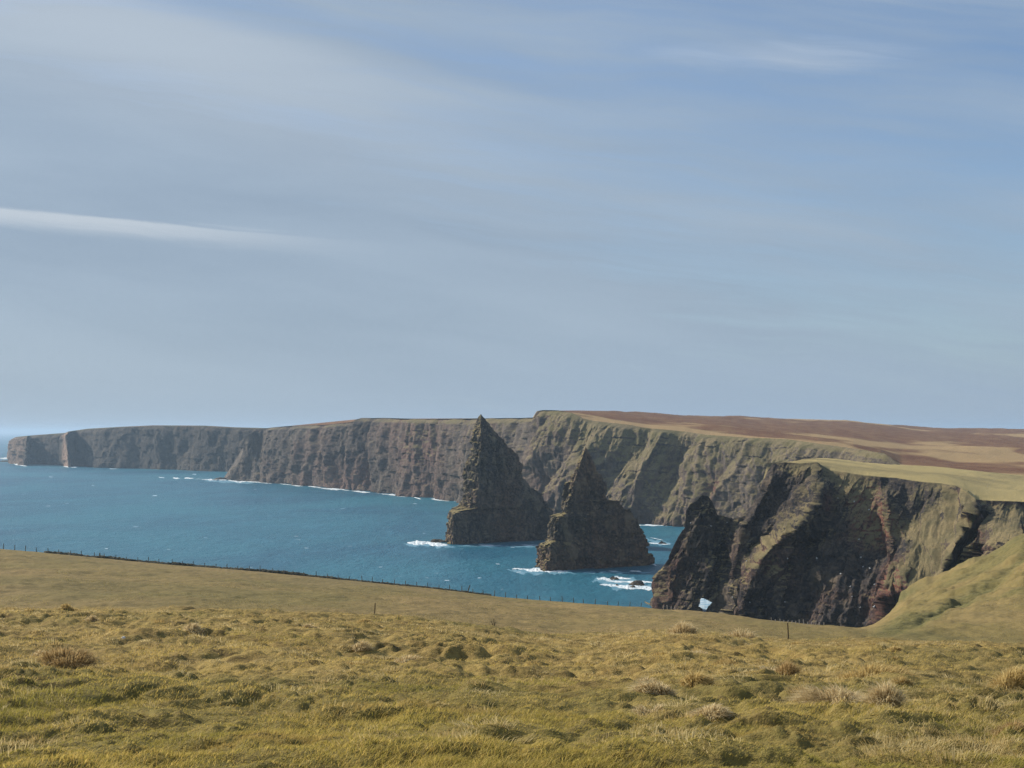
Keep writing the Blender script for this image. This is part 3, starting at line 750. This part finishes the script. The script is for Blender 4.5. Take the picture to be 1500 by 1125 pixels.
at[..., 1] = np.where(face, np.clip((.55 + .8 * nz_) * blob(1303, 800, 12, 46) + .8 * blob(1308, 862, 18, 18) + .8 * blob(1272, 732, 16, 20) + .7 * blob(1290, 895, 16, 26) + .6 * blob(1212, 740, 8, 22) + .5 * blob(1430, 780, 12, 30) + .5 * blob(1250, 760, 60, 50) * np.clip(nz_ * 2 + .2, 0, 1) + .08 + .4 * nz_, 0, 1), 0)
pn_ = fbm(G[..., 0] * .03, G[..., 1] * .03, 2, 4, 70)
at[..., 3] = np.where(face, .0, np.clip(.75 + .6 * pn_, 0, 1) * sstep(gx_, 1130, 1165))
at[..., 2] = np.where(face, -1, -.55 + .5 * pn_)
GN = G[:, :nv]
o = mesh_obj('near_headland', G.reshape(-1, 3), gridq(*G.shape[:2]), M_NEAR, attr=at.reshape(-1, 4))
tag(o, 'near headland of dark red streaked rock with a flat grass top', 'headland', kind='structure')

# ------------------------------------------------------------------ sea stacks
def stack(name, D, left, right, front, zrows, dl, dr, bk, seed, mat, nper=340, nz=300):
    """rings from the water up: left corner, front corner (towards the viewer), right corner, back corner"""
    left, right, front = (sorted(a, key=lambda q: -q[1]) for a in (left, right, front))
    y0, y1 = max(a[1] for a in left), min(a[1] for a in left + right)
    ys = np.linspace(y0 + 4, y1, nz)
    fL = lambda y: np.interp(-y, [-a[1] for a in left], [a[0] for a in left])
    fR = lambda y: np.interp(-y, [-a[1] for a in right], [a[0] for a in right])
    fF = lambda y: np.interp(-y, [-a[1] for a in front], [a[0] for a in front])
    k = D / F
    xl, xr, xf = (fL(ys) - CX) * k, (fR(ys) - CX) * k, (fF(ys) - CX) * k
    xf = np.clip(xf, xl + .02, xr - .02)
    wdt = xr - xl
    z = H - (ys - HY) * k
    # corners in plan: (x, y)
    cl = np.stack([xl, D + 0 * xl], -1)
    cf = np.stack([xf, D - np.interp(ys, [a[0] for a in dl], [a[1] for a in dl])], -1)
    cr = np.stack([xr, D + dr * wdt], -1)
    cb = np.stack([xl + .55 * wdt, D + bk * wdt + dr * wdt * .5], -1)
    cbl = np.stack([xl + .18 * wdt, D + bk * wdt * .6], -1)
    C = np.stack([cl, cf, cr, cb, cbl, cl], 1)                 # nz,6,2
    tq = np.concatenate([np.linspace(0, 1, 70, endpoint=False), 1 + np.linspace(0, 1, 150, endpoint=False), 2 + np.linspace(0, 1, 50, endpoint=False), 3 + np.linspace(0, 1, 40, endpoint=False), 4 + np.linspace(0, 1, 30)])
    i = np.minimum(tq.astype(int), 4); f = tq - i
    XY = C[:, i] * (1 - f)[None, :, None] + C[:, i + 1] * f[None, :, None]
    G = np.concatenate([XY, np.broadcast_to(z[:, None, None], XY.shape[:2] + (1,))], -1)
    G[:, -1] = G[:, 0]
    ctr = np.stack([(xl + xr) / 2, D + bk * wdt * .3], -1)[:, None]
    dirn = G[..., :2] - ctr; dirn /= np.maximum(np.linalg.norm(dirn, axis=-1, keepdims=True), 1e-6)
    x, y, zz = G[..., 0], G[..., 1], G[..., 2]
    amp = np.clip(wdt / 18, .14, 1)[:, None]
    d = fbm(x * .09, y * .09, zz * .05, 4, seed) * 1.2 + blocks(x, y, zz, 13, 13, 15, seed + 3, .6) * 1.1
    d = d + blocks(x, y, zz, 5.5, 5.5, 4.2, seed + 1) * 1.15 + blocks(x, y, zz, 2.4, 2.4, 1.7, seed + 2) * .6
    d = d - np.clip(ridged(x * .11, y * .11, zz * .012, 3, seed + 6) - .42, 0, 1) * 4.0        # joints worn into clefts
    d = d + fbm(x * .7, y * .7, zz * .7, 3, seed + 13) * .45
    G[..., :2] += dirn * ((d + 1.15) * amp)[..., None]
    G[..., 2] += fbm(x * .25, y * .25, zz * .25, 3, seed + 15) * .5 * amp
    G[:, -1] = G[:, 0]
    at = np.zeros(G.shape[:2] + (4,))
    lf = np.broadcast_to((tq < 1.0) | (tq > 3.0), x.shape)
    at[..., 0] = -.3 + .25 * sstep(fbm(x * .05, y * .05, zz * .04, 3, seed + 20), 0, .6) + .4 * lf  # sunward faces lightened: sunlight painted in through the grass tone
    at[..., 1] = np.clip(.1 + .35 * fbm(x * .05, y * .05, zz * .04, 3, seed + 25), 0, .6)
    n_, m_ = G.shape[:2]
    V = np.concatenate([G.reshape(-1, 3), G[-1].mean(0)[None] + np.array([[0, 0, .25]])])
    A = np.concatenate([at.reshape(-1, 4), [[0, 0, 0, 0]]])
    top = (n_ - 1) * m_ + np.arange(m_)
    T = np.stack([top[:-1], top[1:], np.full(m_ - 1, n_ * m_)], -1)
    return mesh_obj(name, V, gridq(n_, m_)[:, ::-1], mat, attr=A, tris=T)

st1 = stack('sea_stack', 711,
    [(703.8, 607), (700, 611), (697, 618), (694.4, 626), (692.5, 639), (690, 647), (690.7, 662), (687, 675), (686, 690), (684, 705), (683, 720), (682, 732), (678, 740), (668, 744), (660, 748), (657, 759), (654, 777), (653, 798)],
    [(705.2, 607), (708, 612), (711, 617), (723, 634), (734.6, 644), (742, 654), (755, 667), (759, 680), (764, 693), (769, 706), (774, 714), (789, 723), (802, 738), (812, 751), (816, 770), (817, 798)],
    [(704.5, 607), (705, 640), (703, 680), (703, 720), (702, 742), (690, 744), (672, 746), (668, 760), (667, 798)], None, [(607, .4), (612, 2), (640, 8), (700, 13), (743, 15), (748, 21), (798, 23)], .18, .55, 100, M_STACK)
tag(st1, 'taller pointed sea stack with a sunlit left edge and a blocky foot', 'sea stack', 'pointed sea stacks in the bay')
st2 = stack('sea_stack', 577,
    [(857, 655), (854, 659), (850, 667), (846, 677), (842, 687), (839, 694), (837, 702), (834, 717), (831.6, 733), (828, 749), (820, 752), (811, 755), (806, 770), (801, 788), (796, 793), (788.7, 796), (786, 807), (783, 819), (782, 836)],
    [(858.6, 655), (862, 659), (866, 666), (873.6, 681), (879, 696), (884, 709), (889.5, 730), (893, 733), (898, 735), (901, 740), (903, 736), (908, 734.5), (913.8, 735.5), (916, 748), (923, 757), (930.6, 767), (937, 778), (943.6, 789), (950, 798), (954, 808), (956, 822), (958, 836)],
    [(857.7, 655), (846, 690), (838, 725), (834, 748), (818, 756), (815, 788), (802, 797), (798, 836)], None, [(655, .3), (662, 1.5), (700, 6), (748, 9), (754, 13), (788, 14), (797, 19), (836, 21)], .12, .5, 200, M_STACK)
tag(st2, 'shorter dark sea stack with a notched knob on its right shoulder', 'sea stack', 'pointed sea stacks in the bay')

# ------------------------------------------------------------------ skerries
def skerry(px, py, wpx, hpx, seed, label, deep=.8):
    D = sea_D(py); k = D / F; a, b, h = wpx * k / 2, wpx * k / 2 * deep, hpx * k
    n, m = 40, 14
    th = np.linspace(0, 2 * math.pi, n); ph = np.linspace(0, 1, m)
    r = 1 - ph ** 2.2 * .97
    x = np.cos(th)[:, None] * r[None] * a; y = np.sin(th)[:, None] * r[None] * b
    q = fbm(x / a * 1.6 + seed, y / b * 1.6, ph[None] * 1.5, 4, seed)
    x = x * (1 + .3 * q); y = y * (1 + .3 * q)
    z = -1 + (h + 1) * ph[None] * (1 + .45 * q) + 0 * x
    G = np.stack([x, y, z], -1); G[-1] = G[0]
    o = mesh_obj('skerry', G.reshape(-1, 3), gridq(n, m), M_STACK, attr=np.tile([-.4, 0, 0, 0], (n * m, 1)))
    o.location = ((px - CX) * k, D, 0)
    return tag(o, label, 'rock', 'low rocks awash in the bay')
skerry(643, 794, 26, 5, 301, 'low rock awash at the left foot of the taller sea stack')
skerry(899, 849, 17, 4, 302, 'upper left rock of those awash in foam below the shorter stack', 1.2)
skerry(936, 856.5, 40, 5.5, 303, 'longest low rock awash in foam beside the arch fin', 1.0)
skerry(927, 860.5, 20, 3, 304, 'flat lower rock in the foam in front of the longest one')
skerry(903, 858, 10, 3, 305, 'smallest rock on the left of the foam below the shorter stack')
skerry(969, 796.5, 15, 3, 306, 'small rock in the channel between the shorter stack and the arch fin')
skerry(322, 702.5, 26, 3, 307, 'low dark reef at the toe of the long cliffs on the left', .8)
skerry(8, 676.5, 22, 2.2, 308, 'tiny dark reef off the tip of the farthest headland')

# ------------------------------------------------------------------ foam
def foam(parts, label, mat=M_FOAM, name='foam'):
    Vs, Qs, off = [], [], 0
    for (p0, y0, p1, y1, th, seed) in parts:
        n = max(12, int(abs(p1 - p0) * 3)); m = 9
        a = np.linspace(0, 1, n); p = p0 + (p1 - p0) * a; yc = y0 + (y1 - y0) * a
        end = np.clip(np.minimum(a, 1 - a) * 5, 0, 1) ** .6
        wob = fbm(p * .12, 0, seed, 4, seed)
        half = th * .5 * end * np.clip(.8 + .8 * fbm(p * .12, 1, seed, 5, seed + 3), .04, 2)
        yc = yc + wob * th * .35
        b = np.linspace(-1, 1, m)
        Y = np.maximum(yc[:, None] + half[:, None] * b[None], HY + 8)
        D = sea_D(Y); k = D / F
        hgt = (1 - b[None] ** 2) * np.minimum(half[:, None], 4) * k * .22 * np.clip(.8 + 1.2 * fbm(p[:, None] * .35, b[None] * 1.2, seed, 3, seed + 7), .05, 2)
        if mat is M_SURGE: hgt = hgt * .15
        if mat is M_WASH: hgt = hgt * .05 - .03
        G = np.stack([(p[:, None] - CX) * k, D, .06 + hgt], -1)
        Vs.append(G.reshape(-1, 3)); Qs.append(gridq(n, m, off)); off += n * m
    o = mesh_obj(name, np.concatenate(Vs), np.concatenate(Qs), mat)
    return tag(o, label, 'foam', kind='stuff')

foam([(596, 794.5, 656, 798, 4.5, 1), (615, 796, 654, 798.5, 4, 2), (700, 798.5, 735, 799, 1.2, 3), (752, 798.6, 790, 798.8, 1.4, 4)], 'white surf at the foot of the taller sea stack')
foam([(750, 833, 815, 837, 4.5, 5), (780, 835.5, 832, 837.5, 3, 6), (890, 837, 906, 837.4, 1.6, 7), (922, 836.5, 940, 837.5, 2.2, 8), (952, 826, 962, 829, 3, 9)], 'white surf round the foot of the shorter sea stack')
foam([(874, 847, 900, 849.5, 4, 10), (886, 851, 945, 853, 2.6, 11), (878, 857, 958, 862, 4.2, 12), (905, 860, 960, 863, 4, 13), (895, 846, 925, 848, 2, 14), (935, 852, 960, 854, 2.6, 15)], 'broken white water around the low rocks beside the arch')
foam([(944, 794.5, 982, 797.5, 1.8, 16), (948, 786, 972, 792, 1.2, 17), (925, 769.5, 1005, 769.5, 1.8, 18)], 'thin foam lines in the channel behind the shorter stack')
pts = [(329, 703.4), (350, 705), (400, 708.2), (450, 712.5), (500, 717.5), (550, 722), (600, 728), (630, 731), (662, 734.5)]
foam([(pts[i][0] + random.uniform(0, 14), pts[i][1], pts[i + 1][0] - random.uniform(0, 16), pts[i + 1][1], 1.5, 20 + i) for i in range(len(pts) - 1)] +
     [(286, 702, 332, 703.4, 2.4, 40), (338, 704.6, 363, 706, 3.0, 41), (270, 700.6, 284, 700.9, 1.4, 42), (253, 700.2, 262, 700.4, 1.4, 43), (232, 699.2, 241, 699.8, 1.6, 44), (480, 715, 506, 718, 2.4, 45), (640, 731, 672, 733.5, 1.8, 46)], 'broken line of surf along the foot of the long cliffs')
foam([(-12, 671, 17, 671, 2, 50), (12, 678.4, 40, 682.6, 1.8, 51), (92, 683.2, 118, 684, 2.0, 52), (160, 686.6, 172, 686.8, 1, 53)], 'surf at the tip of the farthest headland')
foam([(1000, 884, 1062, 884, 60, 60)], 'pale churned water behind the arch', M_SURGE)
foam([(590, 797, 668, 800.5, 6, 70), (668, 800, 800, 800.6, 2.2, 71), (742, 836, 845, 839, 6.5, 72), (845, 838.5, 962, 838.5, 2.5, 73), (866, 850, 960, 859, 13, 74), (300, 704.5, 372, 707.5, 3.2, 75), (940, 790, 984, 797, 5, 76)], 'thin milky wash spreading round the feet of the stacks', M_WASH)
wc = []
for i in range(70):
    p = rng.uniform(-80, 900); y = 690 + 175 * rng.random() ** .9
    if y > ip(p, EDGE) - 2 or (p > 330 and y < ip(p, [(329, 706), (662, 740), (900, 775)]) + 3): continue
    wc.append((p, y, p + rng.uniform(3, 8), y + rng.uniform(-.5, .5), rng.uniform(.35, .9), 400 + i))
foam(wc, 'scattered small whitecaps on the open bay', M_SURGE, 'whitecaps')

# ------------------------------------------------------------------ fences and posts
def post_mesh(Hh, r, seed, top=True):
    n, rows = 8, 6
    th = np.linspace(0, 2 * math.pi, n + 1)
    zs = np.array([-.15, 0, Hh * .35, Hh * .7, Hh * .97, Hh]); rad = np.array([1.05, 1.05, 1.0, .96, .92, .5]) * r
    q = np.random.default_rng(seed)
    bend = q.normal(0, .015, (rows, 2)).cumsum(0)
    G = np.stack([np.cos(th)[None] * rad[:, None] + bend[:, :1], np.sin(th)[None] * rad[:, None] + bend[:, 1:], zs[:, None] + 0 * th[None]], -1)
    G[:, -1] = G[:, 0]
    V = np.concatenate([G.reshape(-1, 3), [[bend[-1, 0], bend[-1, 1], Hh + .01]]])
    tp = (rows - 1) * (n + 1) + np.arange(n + 1)
    T = np.stack([tp[:-1], tp[1:], np.full(n, len(V) - 1)], -1)
    return V, gridq(rows, n + 1)[:, ::-1], T

def fence(spots, label, Hh=1.3, r=.085, mat=None):
    base = np.array(spots[0])
    e = bpy.data.objects.new('wire_fence', None); COL.objects.link(e); e.location = base
    e.empty_display_size = .5
    tag(e, label, 'fence')
    tops = []
    V, Q, T = post_mesh(Hh, r, 5)
    first = None
    for s in spots:
        if first is None:
            o = mesh_obj('post', V, Q, mat or M_WOOD, tris=T, parent=e); first = o
        else:
            o = first.copy(); COL.objects.link(o); o.parent = e
        o.location = np.array(s) - base
        k = rng.uniform(.72, 1.12)
        o.scale = (1, 1, k); o.rotation_euler = (rng.normal(0, .06), rng.normal(0, .07), rng.random() * 6)
        tops.append(np.array(s) - base)
    tops = np.array(tops)
    for hh in (.45, .85):
        c = tops + np.array([0, 0, hh]); th = np.linspace(0, 2 * math.pi, 5)
        G = c[:, None] + np.stack([0 * th, np.cos(th), np.sin(th)], -1)[None] * .006
        mesh_obj('wire', G.reshape(-1, 3), gridq(len(c), 5), M_WIRE, parent=e)
    return e

def gpt(px, D):
    X = (px - CX) / F * D
    return (X, D, float(ground_z(X, D)))
fence([gpt(-60 + 16.35 * i + rng.normal(0, .8), 298) for i in range(62)], 'long wire fence with thin posts along the cliff edge above the sea', mat=M_WOOD_BACKLIT)
fence([gpt(972 + 5.6 * i, 284 + 4 * i) for i in range(4)], 'short run of pale posts on the cliff edge below the rock arch', 1.15)
fence([gpt(1130 + 5.9 * i + rng.normal(0, .4), 268 + 2.3 * i) for i in range(14)], 'run of pale closely spaced posts before the dark near headland', 1.0)

def lone(px, py, hpx, r, label, D=None, lean=0.0, name='post', mat=M_WOOD):
    c = np.array(gpt(px, D)) if D else ground_hit(px, py)
    Hh = hpx * c[1] / F
    V, Q, T = post_mesh(Hh, r, int(px))
    o = mesh_obj(name, V, Q, mat, tris=T); o.location = c; o.rotation_euler = (0, lean, 0)
    return tag(o, label, 'post')
lone(1155, 941, 30, .035, 'tall thin lone post on the brow in front of the near headland', mat=M_STEM, D=66)
lone(548.5, 906, 19, .028, 'thin stick standing on the brow left of the centre', mat=M_STEM, D=67)
lone(684.5, 868, 12, .12, 'stout leaning post beside the fence left of the shorter stack', D=296, lean=.28, mat=M_STEM)
lone(146.5, 816, 8, .14, 'short stout dark post by the fence on the far left', D=296, mat=M_STEM)

# a dead weed on the brow
c = np.array(gpt(723, 70)); Vs, Qs, Ts, off = [], [], [], 0
for (lx, hh) in ((-.3, .42), (.05, .55), (.28, .38), (-.12, .3)):
    V, Q, T = post_mesh(hh, .016, 3); V = V.copy(); V[:, 0] += V[:, 2] * lx
    Vs.append(V); Qs.append(Q + off); Ts.append(T + off); off += len(V)
o = mesh_obj('dead_weed', np.concatenate(Vs), np.concatenate(Qs), M_STEM, tris=np.concatenate(Ts)); o.location = c
tag(o, 'dead forked weed stalk on the brow right of centre', 'weed')

def stone(px, py, wpx, seed, label):
    c = ground_hit(px, py); r = wpx * c[1] / F / 2
    th = np.linspace(0, 2 * math.pi, 17); ph = np.linspace(-.4, math.pi / 2, 8)
    x = np.cos(th)[:, None] * np.cos(ph)[None]; y = np.sin(th)[:, None] * np.cos(ph)[None]; z = np.sin(ph)[None] + 0 * x
    q = 1 + .25 * fbm(x * 1.5 + seed, y * 1.5, z * 1.5, 3, seed)
    G = np.stack([x * q * r, y * q * r, z * q * r * .7 + .1], -1); G[-1] = G[0]
    o = mesh_obj('stone', G.reshape(-1, 3), gridq(17, 8), M_STONE); o.location = c
    return tag(o, label, 'stone')
stone(181, 954, 6, 81, 'small white stone in the grass on the left of the pasture')

# dark turf bank behind the fence
bpx = np.linspace(64, 720, 700); lump = np.clip(.75 + .7 * fbm(bpx * .03, 0, 2, 5, 85), 0.25, 1.6) * sstep(bpx, 62, 70) * (1 - .75 * sstep(bpx, 560, 720))
sec = np.array([(-1.2, -.2), (-.7, .35), (-.2, .8), (.3, .9), (.9, .5), (1.4, -.6)])
G = np.zeros((len(bpx), len(sec), 3))
for i, (dy, dz) in enumerate(sec):
    D = 300 + dy + .35 * fbm(bpx * .1, i, 0, 3, 87); X = (bpx - CX) / F * D
    b0 = ground_z((bpx - CX) / F * 299.5, np.full_like(bpx, 299.5))
    G[:, i] = np.stack([X, D, b0 + dz * (.3 + .42 * lump) + .12 * fbm(bpx * .4, i * 2., 3, 3, 89) - .05], -1)
o = mesh_obj('turf_bank', G.reshape(-1, 3), gridq(*G.shape[:2]), M_PEAT)
tag(o, 'low dark broken turf bank along the cliff edge behind the fence', 'bank', kind='structure')

# ------------------------------------------------------------------ seabirds on the cliff
def bird():
    def ell(c, r, n=10, m=7):
        th = np.linspace(0, 2 * math.pi, n + 1); ph = np.linspace(-math.pi / 2, math.pi / 2, m)
        x = np.cos(th)[:, None] * np.cos(ph)[None]; y = np.sin(th)[:, None] * np.cos(ph)[None]; z = np.sin(ph)[None] + 0 * x
        return np.stack([x * r[0] + c[0], y * r[1] + c[1], z * r[2] + c[2]], -1).reshape(-1, 3), gridq(n + 1, m)
    Vs, Qs, off = [], [], 0
    for c, r in (((0, 0, .16), (.27, .15, .16)), ((.2, 0, .34), (.1, .09, .1)), ((.12, 0, .26), (.11, .09, .13)), ((-.27, 0, .15), (.14, .07, .04)), ((.31, 0, .33), (.05, .025, .022))):
        V, Q = ell(c, r); Vs.append(V); Qs.append(Q + off); off += len(V)
    b = mesh_obj('seabird', np.concatenate(Vs), np.concatenate(Qs), M_BIRD)
    Vs, Qs, off = [], [], 0
    for s in (-1, 1):
        V, Q = ell((-.08, s * .13, .18), (.27, .035, .09)); Vs.append(V); Qs.append(Q + off); off += len(V)
    wv = mesh_obj('wings', np.concatenate(Vs), np.concatenate(Qs), M_WING, parent=b)
    return b
BIRDS = [(1197, 818, 1.3), (1279, 888, 1.25), (1260, 815, .9), (1264, 829, .85), (1274, 831, .85), (1257, 789, .8), (1230, 839, .8), (1244, 858, .8), (1279, 855, .8), (1259, 889, .7), (1152, 819, .8), (1093, 820, .8), (1227, 729, .8), (1251, 734, 1.0), (1272, 745, .9), (1010, 765, .7), (1042, 769, .7), (1064, 764, .7), (1071, 874, .7), (1150, 880, .7), (1099, 884, .8), (1248, 872, .6)]
proto = None
allp = np.concatenate([GA.reshape(-1, 3), GN.reshape(-1, 3)])
apx = allp[:, 0] / allp[:, 1] * F + CX; apy = HY + F * (H - allp[:, 2]) / allp[:, 1]
for i, (x, y, s) in enumerate(BIRDS):
    d2 = (apx - x) ** 2 + (apy - y) ** 2
    cand = np.where(d2 < max(4, d2.min() * 1.5))[0]
    c = allp[cand[np.argmin(allp[cand, 1])]]
    if proto is None:
        o = proto = bird()
    else:
        o = proto.copy(); COL.objects.link(o)
        ch = proto.children[0].copy(); COL.objects.link(ch); ch.parent = o
    o.location = (c[0], c[1] - .25, c[2] - .1); o.scale = (1.15 * s,) * 3; o.rotation_euler = (0, 0, rng.random() * 6.28)
    lab = 'small white seabird on a ledge of the near dark cliff'
    if i == 0: lab = 'brightest white seabird in the middle of the dark near cliff'
    if i == 1: lab = 'white seabird low on the cliff beside the red rock foot'
    tag(o, lab, 'bird', 'white seabirds on the near cliff')

# ------------------------------------------------------------------ air
m, t = new_mat('sea_haze')
vol = t.n('ShaderNodeVolumePrincipled', {'Color': (.52, .68, .86, 1), 'Density': .00009, 'Anisotropy': .2})
o_ = t.n('ShaderNodeOutputMaterial'); t.t.links.new(vol.outputs[0], o_.inputs['Volume'])
x0, z0, z1 = 46000, -6.0, 110.0
V = np.array([(sx * x0, sy * x0, z) for z in (z0, z1) for sx, sy in ((-1, -1), (1, -1), (1, 1), (-1, 1))])
hz = mesh_obj('haze', V, [(3, 2, 1, 0), (4, 5, 6, 7), (0, 1, 5, 4), (1, 2, 6, 5), (2, 3, 7, 6), (3, 0, 4, 7)], m, smooth=False)
tag(hz, 'thin bluish sea haze over the bay', 'haze', kind='stuff')
